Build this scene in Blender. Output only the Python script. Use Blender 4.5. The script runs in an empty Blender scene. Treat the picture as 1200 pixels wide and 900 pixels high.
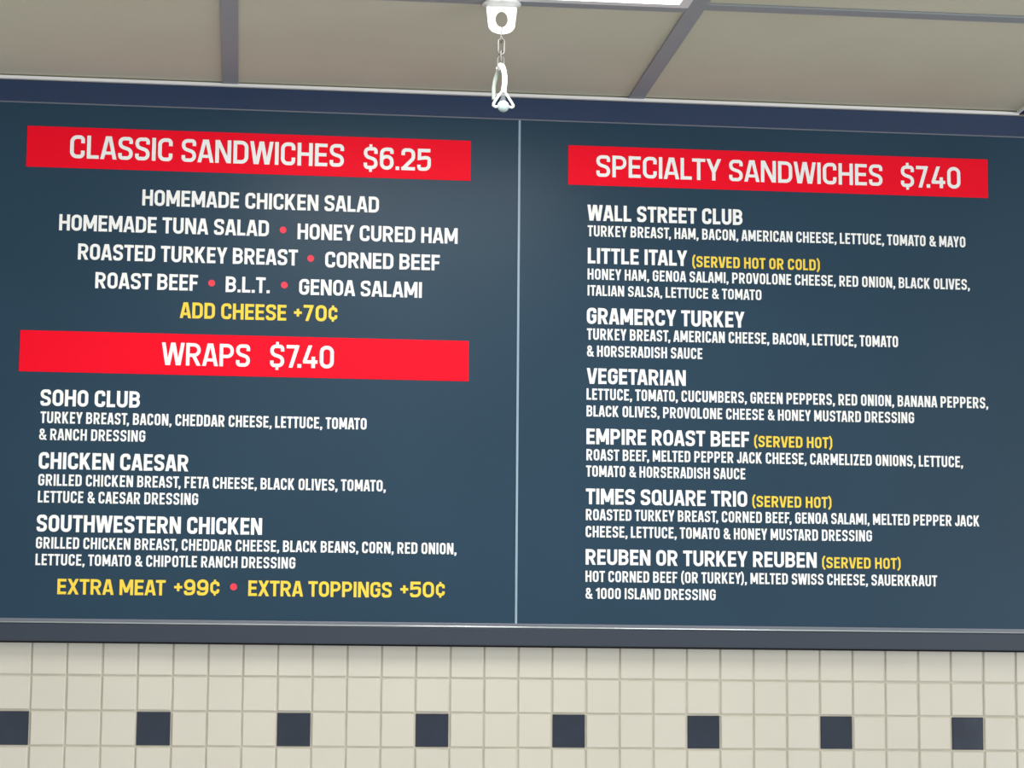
import bpy, bmesh, math, random
from mathutils import Vector, Matrix
from mathutils.geometry import delaunay_2d_cdt

random.seed(4)
scn = bpy.context.scene
COL = scn.collection

# ------------------------------------------------------------ camera
cam_data = bpy.data.cameras.new('camera')
cam_data.sensor_width = 36.0
cam_data.lens = 2748.27 / 1200 * 36.0
cam_data.clip_start = 0.05
cam = bpy.data.objects.new('camera', cam_data)
cam.location = (0.0115, -3.46661, 1.67689)
cam.rotation_euler = (1.70217, -0.0076, -0.11452)
COL.objects.link(cam)
scn.camera = cam

# ------------------------------------------------------------ world, lamps, exposure
world = bpy.data.worlds.new('room_light')
scn.world = world
world.use_nodes = True
bg = world.node_tree.nodes['Background']
bg.inputs['Color'].default_value = (0.95, 0.97, 1.0, 1)
bg.inputs['Strength'].default_value = 0.42
scn.view_settings.view_transform = 'Standard'
scn.view_settings.look = 'None'
scn.view_settings.gamma = 1.0
scn.view_settings.use_curve_mapping = False
scn.view_settings.exposure = 0.42

CEIL = 2.5706          # underside of the ceiling grid
PITCH = 0.6096         # ceiling grid module
T1 = -0.0229           # first visible grid line
CROSS = -0.516         # first cross tee
LAMP = 7.0             # radiance of a troffer lens

def room_lamp(ix, iy, k=1.0):
    ld = bpy.data.lights.new('troffer_lamp', 'AREA')
    ld.shape = 'SQUARE'
    ld.size = 0.54
    ld.energy = LAMP * k * math.pi * 0.54 * 0.54
    ld.color = (1.0, 0.985, 0.95)
    lo = bpy.data.objects.new('troffer_lamp', ld)
    lo.location = (T1 + (ix + .5) * PITCH, CROSS - (iy + .5) * PITCH, CEIL - .006)
    COL.objects.link(lo)

for ix, iy, k in ((-4, 2, .7), (0, 3, 1), (4, 2, 1.2), (-3, 5, .8), (0, 6, 1), (3, 5, 1.1), (6, 5, 1.3)):
    room_lamp(ix, iy, k)

# unseen soft daylight added behind the camera to the right, to front-light the board
wd = bpy.data.lights.new('added_front_daylight', 'AREA')
wd.shape = 'RECTANGLE'; wd.size = 4.2; wd.size_y = 2.2
wd.energy = 7.5 * math.pi * 4.2 * 2.2
wd.color = (0.90, 0.95, 1.0)
wo = bpy.data.objects.new('added_front_daylight', wd)
wo.location = (6.2, -6.2, 1.35)
wo.rotation_euler = (math.radians(90), 0, math.radians(45))
COL.objects.link(wo)

# ------------------------------------------------------------ helpers
def tag(o, label=None, cat=None, group=None, kind=None):
    if label: o['label'] = label
    if cat: o['category'] = cat
    if group: o['group'] = group
    if kind: o['kind'] = kind
    return o

def new_obj(name, mesh, parent=None, loc=(0, 0, 0)):
    o = bpy.data.objects.new(name, mesh)
    o.location = loc
    if parent is not None: o.parent = parent
    COL.objects.link(o)
    return o

def build(name, bm, m, parent=None, loc=(0, 0, 0), smooth=False):
    me = bpy.data.meshes.new(name)
    bm.normal_update()
    bm.to_mesh(me); bm.free()
    me.materials.append(m)
    if smooth:
        for p in me.polygons: p.use_smooth = True
    return new_obj(name, me, parent, loc)

def empty(name, loc, parent=None):
    o = new_obj(name, None, parent, loc)
    o.empty_display_size = .02
    return o

def add_box(bm, x0, x1, y0, y1, z0, z1, bev=0):
    r = bmesh.ops.create_cube(bm, size=1)
    for v in r['verts']:
        v.co = Vector((x0 + (v.co.x + .5) * (x1 - x0), y0 + (v.co.y + .5) * (y1 - y0), z0 + (v.co.z + .5) * (z1 - z0)))
    if bev:
        es = list({e for v in r['verts'] for e in v.link_edges})
        bmesh.ops.bevel(bm, geom=es, offset=bev, segments=2, profile=.5, affect='EDGES')

def box_bm(*a, **k):
    bm = bmesh.new(); add_box(bm, *a, **k); return bm

def add_tube(bm, pts, r, seg=10, closed=False, flat=None):
    """sweep a round (or flat: (half_w, half_t, axis)) section along a path"""
    pts = [Vector(p) for p in pts]; n = len(pts); rings = []
    up = Vector((0, 1, 0))
    for i, p in enumerate(pts):
        a = pts[i - 1] if (i or closed) else p
        b = pts[(i + 1) % n] if (i < n - 1 or closed) else p
        t = (b - a).normalized()
        u = up.cross(t)
        if u.length < .2: u = Vector((1, 0, 0)).cross(t)
        u.normalize(); v = t.cross(u).normalized()
        ring = []
        for k in range(seg):
            an = 2 * math.pi * k / seg
            if flat:
                c, s = math.cos(an), math.sin(an)
                e = .45
                du = math.copysign(abs(c) ** e, c) * flat[0]; dv = math.copysign(abs(s) ** e, s) * flat[1]
            else:
                rr = r[i] if isinstance(r, (list, tuple)) else r
                du, dv = math.cos(an) * rr, math.sin(an) * rr
            ring.append(bm.verts.new(p + u * du + v * dv))
        rings.append(ring)
    m = n if closed else n - 1
    for i in range(m):
        A, B = rings[i], rings[(i + 1) % n]
        for k in range(seg):
            bm.faces.new((A[k], A[(k + 1) % seg], B[(k + 1) % seg], B[k]))
    if not closed:
        bm.faces.new(rings[0][::-1]); bm.faces.new(rings[-1])

# ------------------------------------------------------------ materials
def srgb(r, g, b):
    f = lambda c: (c / 255 / 12.92) if c / 255 <= .04045 else ((c / 255 + .055) / 1.055) ** 2.4
    return (f(r), f(g), f(b), 1)

def mat(name, col, rough=.5, spec=.5, metal=0, emit=0, var=0, scale=8, bump=0, bscale=40, col2=None, rvar=0):
    m = bpy.data.materials.new(name); m.use_nodes = True
    nt = m.node_tree; b = nt.nodes['Principled BSDF']
    b.inputs['Base Color'].default_value = col
    b.inputs['Roughness'].default_value = rough
    b.inputs['Specular IOR Level'].default_value = spec
    b.inputs['Metallic'].default_value = metal
    if emit:
        b.inputs['Emission Color'].default_value = col
        b.inputs['Emission Strength'].default_value = emit
    geo = nt.nodes.new('ShaderNodeNewGeometry')
    if var or rvar:
        n = nt.nodes.new('ShaderNodeTexNoise'); n.inputs['Scale'].default_value = scale
        n.inputs['Detail'].default_value = 4
        nt.links.new(geo.outputs['Position'], n.inputs['Vector'])
        if var:
            r = nt.nodes.new('ShaderNodeValToRGB')
            r.color_ramp.elements[0].position = .3; r.color_ramp.elements[1].position = .7
            r.color_ramp.elements[0].color = col2 or tuple(c * (1 - var) for c in col[:3]) + (1,)
            r.color_ramp.elements[1].color = col
            nt.links.new(n.outputs['Fac'], r.inputs['Fac'])
            nt.links.new(r.outputs['Color'], b.inputs['Base Color'])
        if rvar:
            mr = nt.nodes.new('ShaderNodeMapRange')
            mr.inputs['To Min'].default_value = rough - rvar; mr.inputs['To Max'].default_value = rough + rvar
            nt.links.new(n.outputs['Fac'], mr.inputs['Value'])
            nt.links.new(mr.outputs['Result'], b.inputs['Roughness'])
    if bump:
        n2 = nt.nodes.new('ShaderNodeTexNoise'); n2.inputs['Scale'].default_value = bscale
        n2.inputs['Detail'].default_value = 3
        nt.links.new(geo.outputs['Position'], n2.inputs['Vector'])
        bp = nt.nodes.new('ShaderNodeBump'); bp.inputs['Strength'].default_value = bump
        bp.inputs['Distance'].default_value = .002
        nt.links.new(n2.outputs['Fac'], bp.inputs['Height'])
        nt.links.new(bp.outputs['Normal'], b.inputs['Normal'])
    return m

M = dict(
    tile=mat('cream_glazed_tile', srgb(214, 209, 194), .22, .5, bump=.25, bscale=25, var=.05, scale=6),
    dark=mat('navy_glazed_tile', srgb(46, 54, 68), .2, .5, bump=.25, bscale=25, var=.2, scale=30),
    grout=mat('tan_grout', srgb(204, 198, 182), .9, .2, var=.15, scale=30),
    panel=mat('slate_menu_panel', srgb(40, 67, 86), .35, .22, var=.12, scale=3, rvar=.05, bump=.04, bscale=900),
    rail=mat('navy_powder_coat', srgb(42, 60, 90), .45, .35, bump=.1, bscale=700),
    rail_low=mat('charcoal_powder_coat', srgb(52, 60, 72), .5, .4, bump=.1, bscale=700),
    back_and_shadow=mat('black_back_and_shadow', srgb(14, 14, 18), .8, .2),  # black of the back box, also used for the painted shadow line
    channel=mat('grey_channel', srgb(118, 122, 134), .35, .5, var=.1, scale=10),
    bead=mat('bright_aluminium', srgb(214, 222, 222), .22, .6, .6),
    seam=mat('pale_blue_seam', srgb(150, 172, 188), .4, .5),
    red=mat('red_vinyl', srgb(250, 8, 40), .5, .12),
    white=mat('white_lettering', srgb(253, 253, 250), .5, .3),
    yellow=mat('yellow_lettering', srgb(250, 216, 74), .5, .3),
    dot=mat('pink_red_dot', srgb(246, 66, 84), .5, .3),
    ctile=mat('beige_ceiling_board', srgb(208, 204, 184), .8, .2, var=.07, scale=3, bump=.12, bscale=300, col2=srgb(200, 196, 174)),
    tee=mat('grey_painted_tee', srgb(146, 151, 155), .5, .4, bump=.1, bscale=300),
    angle=mat('white_painted_angle', srgb(244, 243, 238), .4, .4),
    troffer=mat('white_troffer_frame', srgb(226, 226, 226), .4, .4),
    plastic=mat('white_plastic', srgb(226, 227, 224), .35, .5),
    clear=mat('milky_plastic', srgb(150, 166, 166), .12, .6),
    clearstrap=mat('grey_green_plastic', srgb(120, 132, 124), .3, .5),
    steel=mat('chain_steel', srgb(104, 102, 98), .35, .6, .5),
)
def lens_mat():
    m = bpy.data.materials.new('lit_troffer_lens'); m.use_nodes = True
    b = m.node_tree.nodes['Principled BSDF']
    b.inputs['Base Color'].default_value = (.9, .9, .9, 1)
    b.inputs['Emission Color'].default_value = (1, .985, .95, 1)
    b.inputs['Emission Strength'].default_value = LAMP
    return m
M['lens'] = lens_mat()

# ------------------------------------------------------------ wall of small square tiles
WY = -0.020            # plane of the tiled wall
TP = 0.05024
TX0 = -0.28687
TZ0 = 1.69857
wall = build('wall_back', box_bm(-2.6, 4.2, WY + .0006, .12, 0, 2.75), M['grout'])
tag(wall, kind='structure')

def add_tile(bm, cx, cz, tilt=(0, 0), g=.0012, dep=.0062):
    h = TP / 2 - g; i = h - .0013
    ring = []
    for (s, y) in ((h, .0045), (h, -dep + .0058), (i, -dep + .0045)):
        rr = []
        for sx, sz in ((-1, -1), (1, -1), (1, 1), (-1, 1)):
            yy = y + (sx * tilt[0] + sz * tilt[1] if y < 0.003 else 0)
            rr.append(bm.verts.new((cx + sx * s, yy, cz + sz * s)))
        ring.append(rr)
    for a, b in ((0, 1), (1, 2)):
        for k in range(4):
            bm.faces.new((ring[a][k], ring[a][(k + 1) % 4], ring[b][(k + 1) % 4], ring[b][k]))
    bm.faces.new(ring[2])

shapes = {}
for mk in ('tile', 'dark'):
    for v in range(7):
        bm = bmesh.new()
        add_tile(bm, 0, 0, (random.uniform(-1, 1) * .00016, random.uniform(-1, 1) * .00016))
        me = bpy.data.meshes.new('tile'); bm.to_mesh(me); bm.free()
        me.materials.append(M[mk]); shapes[mk, v] = me
far = bmesh.new()
for row in range(-16, 14):
    for ci in range(-40, 80):
        cx = TX0 + (ci + .5) * TP; cz = TZ0 + TP / 2 - row * TP
        if row < 0 and -.39 < cx < 1.215: continue      # behind the board
        dark = row % 8 == 2 and ci % 4 == 3
        if 0 <= row <= 4 and -5 <= ci <= 35:
            o = new_obj('tile', shapes['dark' if dark else 'tile', random.randrange(7)], wall,
                        (cx + random.uniform(-.0003, .0003), WY, cz + random.uniform(-.0003, .0003)))
            if dark: o['label'] = 'dark navy square accent tile'
        elif not dark:
            add_tile(far, cx, cz)
        else:
            o = None
st = build('tile_field', far, M['tile'], wall, (0, WY, 0))
tag(st, kind='stuff')
far = bmesh.new()
for row in (-14, -6, 2, 10):
    for ci in range(-40, 80):
        if ci % 4 == 3 and not (0 <= row <= 4 and -5 <= ci <= 35) and not (row < 0 and -.39 < TX0 + (ci + .5) * TP < 1.215):
            add_tile(far, TX0 + (ci + .5) * TP, TZ0 + TP / 2 - row * TP)
st = build('accent_tile_field', far, M['dark'], wall, (0, WY, 0))
tag(st, kind='stuff')

# ------------------------------------------------------------ dropped ceiling
XI0, XI1, YI1 = -4, 7, 8          # grid bays
xe0, xe1 = T1 + XI0 * PITCH, T1 + XI1 * PITCH
ye = CROSS - YI1 * PITCH
ceiling = build('ceiling', box_bm(xe0, xe1, ye, .12, CEIL + .03, CEIL + .06), M['ctile'])
tag(ceiling, kind='structure')
TW = .012
for i in range(XI0, XI1 + 1):
    x = T1 + i * PITCH
    o = build('tee_bar', box_bm(x - TW, x + TW, ye, -.0455, CEIL, CEIL + .003, bev=.0006), M['rail' if i == 2 else 'tee'], ceiling)
    if i == 2: o['label'] = 'dark blue grid bar'
for j in range(0, YI1 + 1):
    for i in range(XI0, XI1):
        x0, x1 = T1 + i * PITCH + TW, T1 + (i + 1) * PITCH - TW
        yc = CROSS - j * PITCH
        if j == 0 and i > 0: yc -= .014
        build('tee_bar', box_bm(x0, x1, yc - TW, yc + TW, CEIL + .0003, CEIL + .003), M['tee'], ceiling)
def bay(i, j):
    x0, x1 = T1 + i * PITCH, T1 + (i + 1) * PITCH
    y1 = -.02 if j < 0 else CROSS - j * PITCH
    y0 = CROSS - (j + 1) * PITCH
    return x0 + .006, x1 - .006, y0 + .006, y1 - .006
for j in range(-1, YI1):
    for i in range(XI0, XI1):
        if (i, j) == (0, 0): continue
        a = bay(i, j)
        bm = box_bm(a[0], a[1], a[2], a[3], CEIL + .0032, CEIL + .018)
        bm.transform(Matrix.Translation((0, 0, random.uniform(0, .0008))))
        build('ceiling_tile', bm, M['ctile'], ceiling)
# white wall angle above the board, and its return beside the third grid bar
bm = bmesh.new()
add_box(bm, xe0, T1 + 2 * PITCH - TW, -.0500, -.024, 2.5674, CEIL + .0012)
add_box(bm, T1 + 2 * PITCH - TW - .0035, T1 + 2 * PITCH - TW, ye, -.0500, 2.5690, CEIL + .003)
t = build('trim_1', bm, M['angle']); tag(t, kind='structure')

# ------------------------------------------------------------ lit troffer in the second row
lx0, lx1, ly0, ly1 = T1 + TW, T1 + PITCH - TW, CROSS - PITCH + TW, CROSS - TW
tr = empty('ceiling_light', ((lx0 + lx1) / 2, (ly0 + ly1) / 2, CEIL))
tag(tr, 'lit square fluorescent troffer set in the ceiling grid beside the white hook', 'light')
bm = bmesh.new()
w = (lx1 - lx0) / 2; F = .014
add_box(bm, -w, w, w - F, w, -.001, .03)
add_box(bm, -w, w, -w, -w + F, -.001, .03)
add_box(bm, -w, -w + F, -w + F, w - F, -.001, .03)
add_box(bm, w - F, w, -w + F, w - F, -.001, .03)
build('frame', bm, M['troffer'], tr)
build('lens', box_bm(-w + F, w - F, -w + F, w - F, .002, .008), M['lens'], tr)

# ------------------------------------------------------------ menu board
BL, BR, BT, BB = -.420, 1.245, 2.5666, 1.7450
PT, PB = 2.5336, 1.7775
SEAM = .4104
FY = -.045
board = empty('menu_board', ((BL + BR) / 2, 0, BB))
tag(board, 'dark slate sandwich menu board with white lettering and red header bars above the tiles', 'menu board')
BO = Vector(board.location)
def bpart(name, bm, m, parent=None, smooth=False):
    bm.transform(Matrix.Translation(-BO))
    return build(name, bm, m, parent or board, smooth=smooth)
bpart('back_box', box_bm(BL + .01, BR - .01, -.036, -.0232, BB + .004, BT - .004), M['back_and_shadow'])
bpart('frame_rail', box_bm(BL, BR, FY, -.0228, PT + .0012, BT, bev=.0012), M['rail'])
r2 = bpart('frame_rail', box_bm(BL, BR, FY, -.0228, BB + .0015, 1.7722, bev=.0015), M['rail_low']); r2['label'] = 'charcoal bottom rail'
bpart('painted_shadow_line', box_bm(BL, BR, FY + .004, -.0228, BB - .0004, BB + .0016), M['back_and_shadow'])  # near-black strip that paints in the shadow line under the board
bpart('frame_rail', box_bm(BL, BL + .026, FY, -.0228, 1.7722, PT + .0012, bev=.0012), M['rail'])
bpart('frame_rail', box_bm(BR - .026, BR, FY, -.0228, 1.7722, PT + .0012, bev=.0012), M['rail'])
bpart('retaining_lip', box_bm(BL + .026, BR - .026, -.0442, -.036, PT - .0008, PT + .0012, bev=.0004), M['channel'])
bm = bmesh.new()
add_box(bm, BL + .026, BR - .026, -.0436, -.030, 1.7745, 1.7790, bev=.0004)
bpart('retaining_channel', bm, M['channel'])
bm = bmesh.new()
add_tube(bm, [(BL + .026, -.0448, 1.7736), (BR - .026, -.0448, 1.7736)], .0014, 10)
o = bpart('channel_bead', bm, M['bead'], smooth=True)
PY = -.0425
bpart('divider_strip', box_bm(SEAM - .0016, SEAM + .0016, -.0432, -.036, PB + .0015, PT - .0008), M['seam'])
panels = []
for x0, x1, nm in ((BL + .026, SEAM - .0016, 'slate panel with classic sandwiches and wraps'), (SEAM + .0016, BR - .026, 'slate panel with specialty sandwiches')):
    p = bpart('menu_panel', box_bm(x0, x1, PY, -.036, PB, PT - .0008), M['panel'])
    p['label'] = nm
    panels.append(p)

HEAD = [(0, -.3170, .3371, 2.4372, 2.4985), (0, -.3170, .3371, 2.1346, 2.1950), (1, .4845, 1.1348, 2.4364, 2.4970)]
for pi, x0, x1, z0, z1 in HEAD:
    o = bpart('header_banner', box_bm(x0, x1, PY - .0010, PY - .0001, z0, z1, bev=.0003), M['red'], panels[pi])
    o['label'] = 'bright red header bar'

# ------------------------------------------------------------ condensed grotesque lettering, drawn as strokes
def fillet(path, closed, seg=6):
    out = []; n = len(path)
    for i, (x, y, r) in enumerate(path):
        if r <= 0 or (not closed and i in (0, n - 1)):
            out.append((x, y)); continue
        p = Vector((x, y)); a = Vector(path[i - 1][:2]) - p; b = Vector(path[(i + 1) % n][:2]) - p
        la, lb = a.length, b.length; a.normalize(); b.normalize()
        ang = a.angle(b); d = min(r / math.tan(ang / 2), la * .499, lb * .499); rr = d * math.tan(ang / 2)
        c = p + (a + b).normalized() * (rr / math.sin(ang / 2))
        s = p + a * d - c; e = p + b * d - c
        tot = s.angle(e); sg = 1 if s.x * e.y - s.y * e.x > 0 else -1
        for k in range(seg + 1):
            t = sg * tot * k / seg; co, si = math.cos(t), math.sin(t)
            out.append((c.x + s.x * co - s.y * si, c.y + s.x * si + s.y * co))
    o2 = [out[0]]
    for q in out[1:]:
        if math.hypot(q[0] - o2[-1][0], q[1] - o2[-1][1]) > 1e-5: o2.append(q)
    if closed and math.hypot(o2[0][0] - o2[-1][0], o2[0][1] - o2[-1][1]) < 1e-5: o2.pop()
    return o2

def stroke(path, w, closed=False):
    pts = [Vector(p) for p in fillet(path, closed)]; n = len(pts); L = []; R = []
    for i, p in enumerate(pts):
        da = (p - pts[i - 1]).normalized() if (i or closed) else None
        db = (pts[(i + 1) % n] - p).normalized() if (i < n - 1 or closed) else None
        if da is None: da = db
        if db is None: db = da
        na, nb = Vector((-da.y, da.x)), Vector((-db.y, db.x))
        m = (na + nb)
        m = m.normalized() if m.length > 1e-6 else na
        k = min(1 / max(m.dot(na), .3), 2.2)
        L.append(p + m * (w / 2 * k)); R.append(p - m * (w / 2 * k))
    q = []
    for i in range(n if closed else n - 1):
        j = (i + 1) % n
        q.append([R[i], R[j], L[j], L[i]])
    return q

def clip(poly, lo, hi):
    for s, lim in ((1, hi), (-1, lo)):
        out = []
        for i, a in enumerate(poly):
            b = poly[(i + 1) % len(poly)]
            ia, ib = s * a.y <= s * lim + 1e-9, s * b.y <= s * lim + 1e-9
            if ia: out.append(a)
            if ia != ib:
                t = (lim - a.y) / (b.y - a.y); out.append(a + (b - a) * t)
        poly = out
        if len(poly) < 3: return None
    return poly

WID = dict(A=.60, B=.56, C=.54, D=.56, E=.47, F=.45, G=.55, H=.57, I=0, J=.46, K=.58, L=.44, M=.72, N=.59, O=.55, P=.55,
           Q=.55, R=.57, S=.54, T=.52, U=.56, V=.60, W=.88, X=.60, Y=.59, Z=.50)
WID.update({'0': .54, '1': .34, '2': .53, '4': .58, '5': .53, '6': .53, '7': .50, '9': .53, '$': .54, '¢': .44, '+': .38,
            '&': .62, '.': 0, ',': 0, '(': .24, ')': .24, ' ': .25})
SB = dict(A=.015, T=.02, V=.015, W=.015, Y=.015, X=.02, L=.04, J=.03)
SB.update({' ': 0, '.': .04, ',': .04})

def glyph(ch, g, w):
    """polygons of one character: g = width, w = stroke, cap height 1"""
    L, Rr, B, T = w / 2, g - w / 2, w / 2, 1 - w / 2
    c = g / 2; r = (Rr - L) * .46; S = []; big = 0
    def s(*p, closed=False, ww=w, lim=(0, 1)):
        for q in stroke([(a[0], a[1], a[2] if len(a) > 2 else 0) for a in p], ww, closed):
            q = clip(q, *lim) if lim else q
            if q: S.append(q)
    hw = w * .94
    if ch == 'A':
        s((L * 1.1 - .02, -.05), (c - w * .12, 1.1)); s((g - L * 1.1 + .02, -.05), (c + w * .12, 1.1)); s((.22 * g, .27), (.78 * g, .27), ww=hw * .9)
    elif ch == 'B':
        s((L, 0), (L, 1)); s((L, T), (Rr - .015, T, r), (Rr - .015, .52, r), (L, .52), ww=hw); s((L, .52), (Rr, .52, r), (Rr, B, r), (L, B), ww=hw)
    elif ch == 'C':
        s((Rr, .66), (Rr, T, r), (L, T, r), (L, B, r), (Rr, B, r), (Rr, .34))
    elif ch == 'D':
        s((L, B), (Rr, B, r), (Rr, T, r), (L, T), closed=True)
    elif ch == 'E':
        s((L, 0), (L, 1)); s((L, T), (g, T), ww=hw); s((L, .51), (g - .04, .51), ww=hw); s((L, B), (g, B), ww=hw)
    elif ch == 'F':
        s((L, 0), (L, 1)); s((L, T), (g, T), ww=hw); s((L, .49), (g - .04, .49), ww=hw)
    elif ch == 'G':
        s((Rr, .68), (Rr, T, r), (L, T, r), (L, B, r), (Rr, B, r), (Rr, .49), (c + .01, .49))
    elif ch == 'H':
        s((L, 0), (L, 1)); s((Rr, 0), (Rr, 1)); s((L, .51), (Rr, .51), ww=hw)
    elif ch == 'I':
        s((L, 0), (L, 1))
    elif ch == 'J':
        s((Rr, 1), (Rr, B, r), (L, B, r), (L, .30))
    elif ch == 'K':
        s((L, 0), (L, 1)); s((L, .28), (g - L * 1.15 + .02, 1.08)); s((L + .34 * (Rr - L), .55), (g - L * 1.05 + .03, -.08))
    elif ch == 'L':
        s((L, 0), (L, 1)); s((L, B), (g, B), ww=hw)
    elif ch == 'M':
        s((L, 0), (L, 1)); s((Rr, 0), (Rr, 1)); s((L, 1.04), (c, .18)); s((Rr, 1.04), (c, .18))
    elif ch == 'N':
        s((L, 0), (L, 1)); s((Rr, 0), (Rr, 1)); s((L + .005, 1.03), (Rr - .005, -.03))
    elif ch in 'O0':
        s((L, B, r), (Rr, B, r), (Rr, T, r), (L, T, r), closed=True)
    elif ch == 'P':
        s((L, 0), (L, 1)); s((L, T), (Rr, T, r), (Rr, .44, r), (L, .44), ww=hw)
    elif ch == 'Q':
        s((L, B, r), (Rr, B, r), (Rr, T, r), (L, T, r), closed=True); s((c + .02, .26), (g + .02, -.02), ww=w * .8)
    elif ch == 'R':
        s((L, 0), (L, 1)); s((L, T), (Rr - .01, T, r), (Rr - .01, .46, r), (L, .46), ww=hw); s((c + .0, .46), (g - L + .02, -.06))
    elif ch in 'S$':
        s((Rr, .70), (Rr, T, r), (L, T, r), (L, .58, r * .95), (Rr, .43, r * .95), (Rr, B, r), (L, B, r), (L, .29), ww=w * .97)
        if ch == '$':
            s((c, .9), (c, 1.12), ww=w * .8, lim=None); s((c, .1), (c, -.12), ww=w * .8, lim=None)
    elif ch == 'T':
        s((c, 0), (c, 1)); s((0, T), (g, T), ww=hw)
    elif ch == 'U':
        s((L, 1), (L, B, r), (Rr, B, r), (Rr, 1))
    elif ch == 'V':
        s((L * 1.1 - .02, 1.05), (c - w * .12, -.1)); s((g - L * 1.1 + .02, 1.05), (c + w * .12, -.1))
    elif ch == 'W':
        a = .27 * g
        s((L * 1.05 - .01, 1.05), (a - .01, -.08)); s((a + .01, -.08), (c - w * .04, 1.05)); s((c + w * .04, 1.05), (g - a - .01, -.08)); s((g - a + .01, -.08), (g - L * 1.05 + .01, 1.05))
    elif ch == 'X':
        s((L - .02, -.06), (Rr + .01, 1.06)); s((L - .01, 1.06), (Rr + .02, -.06))
    elif ch == 'Y':
        s((c, 0), (c, .45)); s((L * 1.1 - .03, 1.08), (c, .38)); s((g - L * 1.1 + .03, 1.08), (c, .38))
    elif ch == 'Z':
        s((0, T), (g, T), ww=hw); s((0, B), (g, B), ww=hw); s((L * 1.1, 0), (g - L * 1.1, 1))
    elif ch == '1':
        s((Rr, 0), (Rr, 1)); s((Rr, T + .02), (0, .74), ww=w * .9)
    elif ch == '2':
        s((L, .68), (L, T, r), (Rr, T, r), (Rr, .55, r * .8), (L + .02, B + .02), ww=w); s((0, B), (g, B), ww=hw)
    elif ch == '4':
        x = .72 * g
        s((.54 * g, 1.05), (L + .01, .26)); s((.03, .27), (g, .27), ww=hw); s((x, 0), (x, .50))
    elif ch == '5':
        s((Rr + L * .6, T), (L + .02, T), (L + .01, .56), (Rr * .7, .60, .05), (Rr, .58, r), (Rr, B, r), (L, B, r), (L, .27), ww=w * .97)
    elif ch == '6':
        s((L, B, r), (Rr, B, r), (Rr, .59, r), (L, .59, r), closed=True); s((L, .3), (L, T, r), (Rr, T, r), (Rr, .72))
    elif ch == '9':
        s((L, .41, r), (Rr, .41, r), (Rr, T, r), (L, T, r), closed=True); s((Rr, .7), (Rr, B, r), (L, B, r), (L, .28))
    elif ch == '7':
        s((0, T), (g - L, T), ww=hw); s((g - L * 1.0, 1.0), (.30 * g, -.06))
    elif ch == '¢':
        q = w * .92; r2 = r * .95
        s((Rr, .60), (Rr, .80, r2), (L, .80, r2), (L, .20, r2), (Rr, .20, r2), (Rr, .40), ww=q); s((c, .80), (c, 1.0), ww=w * .75); s((c, .2), (c, 0), ww=w * .75)
    elif ch == '+':
        h = .5 * g
        s((0, .50), (g, .50), ww=w * .85); s((c, .50 - h), (c, .50 + h), ww=w * .85)
    elif ch == '&':
        s((g + .02, -.03), (.16 * g + .03, .70, .05), (.16 * g + .03, T, .13), (.62 * g + .02, T, .13), (.62 * g + .02, .66, .08), (L, .40, .10), (L, B, r), (.68 * g, B, .14), (g - .03, .46), ww=w * .88)
    elif ch == '.':
        s((L, 0), (L, w * 1.02), ww=w * 1.05)
    elif ch == ',':
        s((L, 0), (L, w * 1.02), ww=w * 1.05); s((L + .02, .04), (L - .05, -.15), ww=w * .7, lim=(-.13, 1))
    elif ch == '(':
        s((g, 1.10), (L, .80, .3), (L, .18, .3), (g, -.12), ww=w * .9, lim=None)
    elif ch == ')':
        s((0, 1.10), (Rr, .80, .3), (Rr, .18, .3), (0, -.12), ww=w * .9, lim=None)
    return S

def union_tris(polys):
    vs = []; fs = []
    for p in polys:
        a = sum(p[i].x * p[(i + 1) % len(p)].y - p[(i + 1) % len(p)].x * p[i].y for i in range(len(p)))
        if abs(a) < 1e-7: continue
        if a < 0: p = p[::-1]
        b = len(vs); vs += [Vector((q.x, q.y)) for q in p]; fs.append(list(range(b, b + len(p))))
    r = delaunay_2d_cdt(vs, [], fs, 0, 1e-5, True)
    return r[0], [f for f, o in zip(r[2], r[5]) if o]

WEIGHT = {'H': .158, 'L': .184, 'I': .196, 'D': .174, 'S': .182}
cache = {}
KERN = {'7.': -.15, '.4': -.04, 'TA': -.05, 'AT': -.04, 'LT': -.05, 'LY': -.05, 'AY': -.04, 'T,': -.08, 'F,': -.08, 'P,': -.08, 'Y,': -.06, 'Y)': -.03}
def lettering(kind, col, text, x0, x1, z, cap, parent, y):
    w = WEIGHT[kind]; W = (x1 - x0) / cap
    fixed = sum(w for ch in text if WID[ch] == 0)
    gap = .042 if kind in 'HLI' else .062
    nat = sum(WID[ch] for ch in text) + sum(SB.get(ch, gap) * 2 for ch in text)
    nat += sum(KERN.get(text[i:i + 2], 0) for i in range(len(text)))
    nat -= SB.get(text[0], gap) + SB.get(text[-1], gap)
    k = (W - fixed) / nat
    bm = bmesh.new(); x = -SB.get(text[0], gap) * k
    for i, ch in enumerate(text):
        sb = SB.get(ch, gap) * k; g = WID[ch] * k if WID[ch] else w
        x += sb
        if ch != ' ':
            key = (ch, round(g, 4), w)
            if key not in cache: cache[key] = union_tris(glyph(ch, g, w))
            vs, fs = cache[key]
            bv = [bm.verts.new((x0 + (x + v.x) * cap, y, z + v.y * cap)) for v in vs]
            for f in fs: bm.faces.new([bv[q] for q in f])
        x += g + sb + KERN.get(text[i:i + 2], 0) * k
    bm.normal_update()
    for f in bm.faces:
        if f.normal.y > 0: f.normal_flip()
    o = bpart('lettering', bm, M['white' if col == 'W' else 'yellow'], parent)
    o['label'] = ('white' if col == 'W' else 'yellow') + ' lettering reading ' + text
    return o

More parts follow.
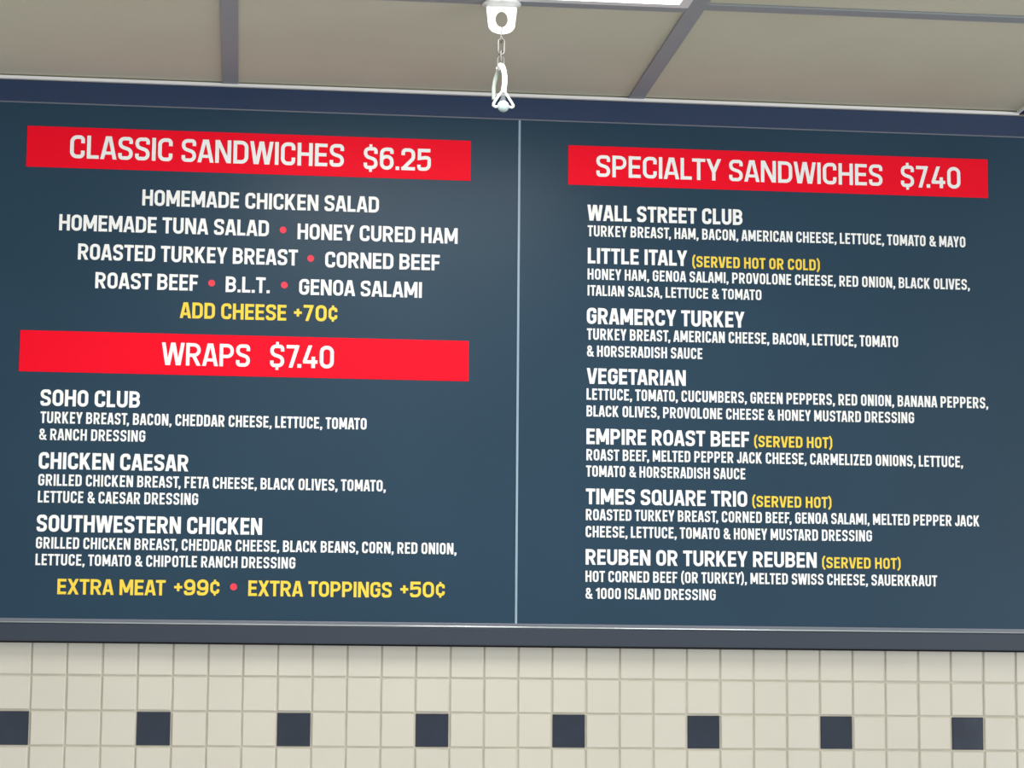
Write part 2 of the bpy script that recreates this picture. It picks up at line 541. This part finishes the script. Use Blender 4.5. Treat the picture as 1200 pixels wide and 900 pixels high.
TEXT = [
('H', 'W', 'CLASSIC SANDWICHES', -254.3, 147.4, 2451.8, 34.6),
('H', 'W', '$6.25', 176.7, 277.2, 2449.9, 33.7),
('H', 'W', 'WRAPS', -113.1, 15.1, 2148.5, 33.3),
('H', 'W', '$7.40', 44.4, 137.6, 2149.0, 33.5),
('H', 'W', 'SPECIALTY SANDWICHES', 526.9, 968.7, 2449.7, 33.3),
('H', 'W', '$7.40', 997.5, 1091.1, 2449.4, 33.7),
('L', 'W', 'HOMEMADE CHICKEN SALAD', -147.4, 200.6, 2384.5, 24.1),
('L', 'W', 'HOMEMADE TUNA SALAD', -266.5, 38.7, 2343.8, 24.0),
('L', 'W', 'HONEY CURED HAM', 80.9, 318.6, 2340.9, 23.7),
('L', 'W', 'ROASTED TURKEY BREAST', -238.1, 82.1, 2301.2, 24.0),
('L', 'W', 'CORNED BEEF', 122.4, 292.4, 2299.8, 23.7),
('L', 'W', 'ROAST BEEF', -211.8, -63.3, 2259.4, 24.0),
('L', 'W', 'B.L.T.', -22.7, 41.6, 2258.8, 23.5),
('L', 'W', 'GENOA SALAMI', 84.8, 266.2, 2257.9, 23.6),
('L', 'Y', 'ADD CHEESE', -88.3, 66.8, 2218.5, 23.6),
('L', 'Y', '+70¢', 78.0, 141.9, 2218.9, 24.1),
('I', 'W', 'SOHO CLUB', -284.8, -142.3, 2084.9, 24.2),
('D', 'W', 'TURKEY BREAST, BACON, CHEDDAR CHEESE, LETTUCE, TOMATO', -284.0, 187.4, 2059.8, 17.0),
('D', 'W', '& RANCH DRESSING', -285.0, -133.3, 2035.4, 16.6),
('I', 'W', 'CHICKEN CAESAR', -284.2, -70.3, 1993.4, 24.3),
('D', 'W', 'GRILLED CHICKEN BREAST, FETA CHEESE, BLACK OLIVES, TOMATO,', -284.0, 216.8, 1969.2, 16.8),
('D', 'W', 'LETTUCE & CAESAR DRESSING', -283.7, -55.0, 1944.8, 17.0),
('I', 'W', 'SOUTHWESTERN CHICKEN', -284.1, 38.0, 1902.9, 24.5),
('D', 'W', 'GRILLED CHICKEN BREAST, CHEDDAR CHEESE, BLACK BEANS, CORN, RED ONION,', -284.2, 321.8, 1878.7, 16.6),
('D', 'W', 'LETTUCE, TOMATO & CHIPOTLE RANCH DRESSING', -284.0, 87.2, 1854.7, 16.4),
('L', 'Y', 'EXTRA MEAT', -251.9, -98.3, 1813.5, 22.3),
('L', 'Y', '+99¢', -86.1, -21.2, 1814.3, 23.0),
('L', 'Y', 'EXTRA TOPPINGS', 20.2, 227.8, 1814.4, 22.5),
('L', 'Y', '+50¢', 240.4, 305.5, 1815.4, 22.8),
('I', 'W', 'WALL STREET CLUB', 513.7, 751.0, 2382.4, 24.3),
('D', 'W', 'TURKEY BREAST, HAM, BACON, AMERICAN CHEESE, LETTUCE, TOMATO & MAYO', 514.2, 1097.5, 2358.4, 16.8),
('I', 'W', 'LITTLE ITALY', 514.6, 665.9, 2317.1, 23.8),
('S', 'Y', '(SERVED HOT OR COLD)', 673.5, 870.0, 2316.0, 17.0),
('D', 'W', 'HONEY HAM, GENOA SALAMI, PROVOLONE CHEESE, RED ONION, BLACK OLIVES,', 514.4, 1103.2, 2292.7, 16.6),
('D', 'W', 'ITALIAN SALSA, LETTUCE & TOMATO', 514.5, 779.4, 2268.2, 16.0),
('I', 'W', 'GRAMERCY TURKEY', 513.5, 753.3, 2225.4, 24.4),
('D', 'W', 'TURKEY BREAST, AMERICAN CHEESE, BACON, LETTUCE, TOMATO', 513.7, 989.8, 2201.5, 17.2),
('D', 'W', '& HORSERADISH SAUCE', 513.8, 688.6, 2176.2, 16.7),
('I', 'W', 'VEGETARIAN', 513.7, 663.3, 2135.2, 23.6),
('D', 'W', 'LETTUCE, TOMATO, CUCUMBERS, GREEN PEPPERS, RED ONION, BANANA PEPPERS,', 513.5, 1128.6, 2111.2, 17.1),
('D', 'W', 'BLACK OLIVES, PROVOLONE CHEESE & HONEY MUSTARD DRESSING', 513.6, 1013.0, 2086.2, 16.6),
('I', 'W', 'EMPIRE ROAST BEEF', 513.6, 759.3, 2044.9, 23.4),
('S', 'Y', '(SERVED HOT)', 766.8, 886.4, 2045.7, 16.7),
('D', 'W', 'ROAST BEEF, MELTED PEPPER JACK CHEESE, CARMELIZED ONIONS, LETTUCE,', 513.6, 1087.6, 2020.8, 16.8),
('D', 'W', 'TOMATO & HORSERADISH SAUCE', 513.1, 753.2, 1996.6, 16.6),
('I', 'W', 'TIMES SQUARE TRIO', 513.0, 755.8, 1955.7, 23.3),
('S', 'Y', '(SERVED HOT)', 763.4, 884.3, 1955.8, 16.6),
('D', 'W', 'ROASTED TURKEY BREAST, CORNED BEEF, GENOA SALAMI, MELTED PEPPER JACK', 513.1, 1111.5, 1932.0, 16.6),
('D', 'W', 'CHEESE, LETTUCE, TOMATO & HONEY MUSTARD DRESSING', 512.9, 945.5, 1906.9, 16.7),
('I', 'W', 'REUBEN OR TURKEY REUBEN', 513.0, 860.7, 1866.4, 23.0),
('S', 'Y', '(SERVED HOT)', 868.8, 989.0, 1866.3, 16.4),
('D', 'W', 'HOT CORNED BEEF (OR TURKEY), MELTED SWISS CHEESE, SAUERKRAUT', 512.9, 1044.7, 1841.2, 16.4),
('D', 'W', '& 1000 ISLAND DRESSING', 512.9, 707.5, 1816.4, 16.1),
]
for kind, col, text, x0, x1, z, cap in TEXT:
    x0, x1, z, cap = x0 / 1000, x1 / 1000, z / 1000, cap / 1000
    lettering(kind, col, text, x0, x1, z, cap, panels[0 if x0 < SEAM else 1], PY - (.0016 if kind == 'H' else .0005))
for x, z in ((59.5, 2354.2), (101.0, 2312.6), (-43.2, 2271.6), (63.0, 2271.6), (-1.0, 1827.2)):
    bm = bmesh.new()
    bmesh.ops.create_cone(bm, cap_ends=True, segments=24, radius1=.0050, radius2=.0050, depth=.0004)
    bm.transform(Matrix.Translation((x / 1000, PY - .0005, z / 1000)) @ Matrix.Rotation(math.pi / 2, 4, 'X'))
    o = bpart('bullet_dot', bm, M['dot'], panels[0]); o['label'] = 'round red dot'

# ------------------------------------------------------------ hook, chain and sign clip hanging below the first cross tee
HX, HY = .3308, -.5130
hook = empty('ceiling_hook', (HX, HY, CEIL))
tag(hook, 'white plastic hook tab with a round hole, fixed under the ceiling grid', 'hook')
bm = bmesh.new()
rings = []
for rad, z in ((.0215, .0002), (.0252, -.0006), (.0256, -.0020), (.0235, -.0034), (.012, -.0040)):
    rings.append([bm.verts.new((rad * math.cos(a) , rad * math.sin(a), z)) for a in (2 * math.pi * k / 40 for k in range(40))])
for a, b in zip(rings, rings[1:]):
    for k in range(40): bm.faces.new((a[k], b[k], b[(k + 1) % 40], a[(k + 1) % 40]))
bm.faces.new(rings[0]); bm.faces.new(rings[-1][::-1])
bmesh.ops.recalc_face_normals(bm, faces=bm.faces)
build('base_disc', bm, M['plastic'], hook, smooth=True)
# tab: tapered U shape with a hole and a slit, 3 mm thick
N = 48; outer = []; inner = []
zc = -.0222
def tab_outer(a):
    dx, dz = math.cos(a), math.sin(a)
    # trapezoid with rounded bottom
    best = None
    for t in [k * .0002 for k in range(1, 200)]:
        x, z = dx * t, zc + dz * t
        top = -.0035
        if z > top: break
        hw = .0160 + (z + .041) * .125
        if z < -.030: hw = .01735 * math.sqrt(max(0, 1 - ((-.030 - z) / .0118) ** 2))
        if abs(x) > hw: break
        best = t
    return (dx * best, zc + dz * best)
gapa = math.radians(1.6)
angs = [-math.pi / 2 + gapa + (2 * math.pi - 2 * gapa) * k / N for k in range(N + 1)]
bm = bmesh.new()
F_, B_ = [], []
for a in angs:
    o = tab_outer(a); i = (.0083 * math.cos(a), zc + .0001 + .0105 * math.sin(a))
    F_.append((bm.verts.new((o[0], -.0016, o[1])), bm.verts.new((i[0], -.0016, i[1]))))
    B_.append((bm.verts.new((o[0], .0016, o[1])), bm.verts.new((i[0], .0016, i[1]))))
for k in range(N):
    bm.faces.new((F_[k][0], F_[k][1], F_[k + 1][1], F_[k + 1][0]))
    bm.faces.new((B_[k][0], B_[k + 1][0], B_[k + 1][1], B_[k][1]))
    bm.faces.new((F_[k][0], F_[k + 1][0], B_[k + 1][0], B_[k][0]))
    bm.faces.new((F_[k][1], B_[k][1], B_[k + 1][1], F_[k + 1][1]))
bm.faces.new((F_[0][0], B_[0][0], B_[0][1], F_[0][1])); bm.faces.new((F_[N][0], F_[N][1], B_[N][1], B_[N][0]))
bmesh.ops.recalc_face_normals(bm, faces=bm.faces)
build('hook_tab', bm, M['plastic'], hook)

def link_path(hw, hh, n=28, tw=0.0, tilt=0.0):
    out = []
    for k in range(n):
        a = 2 * math.pi * k / n
        x = hw * math.cos(a); z = (hh - hw) * (1 if math.sin(a) > 0 else -1) + hw * math.sin(a)
        v = Vector((x, 0, z)); v.rotate(Matrix.Rotation(tw, 3, 'Z')); v.rotate(Matrix.Rotation(tilt, 3, 'Y'))
        out.append(v)
    return out
chain = empty('hanging_chain', (HX, HY, 2.5280))
tag(chain, 'short steel chain of small links hanging from the white ceiling hook', 'chain')
for hw, hh, tw, ti, dx, z, rr in ((.0032, .0100, 1.25, .10, .0004, .0000, .0009), (.0042, .0105, .25, .02, .0, -.0155, .0013), (.0033, .0085, 1.3, 0, .0002, -.0290, .0010), (.0042, .0110, .12, .0, -.0005, -.0400, .0008)):
    bm = bmesh.new(); add_tube(bm, link_path(hw, hh, tw=tw, tilt=ti), rr, 8, closed=True)
    bm.transform(Matrix.Translation((dx, 0, z)))
    build('link', bm, M['steel'], chain, smooth=True)

CZ = 2.4242
clip_ = empty('sign_clip', (HX + .0028, HY, CZ))
tag(clip_, 'white plastic sign clip with round knob hanging at the end of the chain', 'clip')
def bez(pts, n=24):
    out = []
    P = [Vector(p) for p in pts]; P = [P[0]] + P + [P[-1]]
    for i in range(1, len(P) - 2):
        for k in range(n):
            t = k / n
            out.append(.5 * ((2 * P[i]) + (-P[i - 1] + P[i + 1]) * t + (2 * P[i - 1] - 5 * P[i] + 4 * P[i + 1] - P[i + 2]) * t * t + (-P[i - 1] + 3 * P[i] - 3 * P[i + 1] + P[i + 2]) * t ** 3))
    out.append(P[-1]); return out
bm = bmesh.new()
add_tube(bm, bez([(-.0060, .004, .0585), (-.0040, -.0005, .0628), (-.0008, -.004, .0590), (.0016, -.004, .0470), (.0012, -.004, .0350), (.0000, -.003, .0265)], 8), .0027, 10, flat=(.0034, .0018))
build('front_strap', bm, M['plastic'], clip_, smooth=True)
bm = bmesh.new()
add_tube(bm, bez([(-.0050, .003, .0595), (-.0085, .006, .0500), (-.0112, .007, .0360), (-.0112, .006, .0180)], 8), .002, 10, flat=(.0026, .0012))
o = build('rear_strap', bm, M['clearstrap'], clip_, smooth=True); o['label'] = 'grey translucent strap'
bm = bmesh.new()
add_tube(bm, bez([(-.0055, -.003, .0080), (-.0100, -.003, .0070), (-.0128, -.003, .0100), (-.0085, -.003, .0180), (-.0022, -.003, .0268), (.0020, -.003, .0268), (.0080, -.003, .0180), (.0130, -.003, .0100), (.0115, -.003, .0070), (.0068, -.003, .0080)], 6), .0017, 10)
build('jaw', bm, M['plastic'], clip_, smooth=True)
bm = bmesh.new(); add_box(bm, -.0060, .0060, -.0020, .0010, .0100, .0225, bev=.001)
for v in bm.verts:
    v.co.x *= max(.25, min(1, (.0265 - v.co.z) / .0125))
o = build('jaw_web', bm, M['dark'], clip_); o['label'] = 'grey web inside the jaw'
bm = bmesh.new(); bmesh.ops.create_uvsphere(bm, u_segments=24, v_segments=16, radius=.0078)
bm.transform(Matrix.Translation((0, -.004, .0078)) @ Matrix.Diagonal((1, .75, 1, 1)))
o = build('knob', bm, M['clear'], clip_, smooth=True); o['label'] = 'round milky knob'
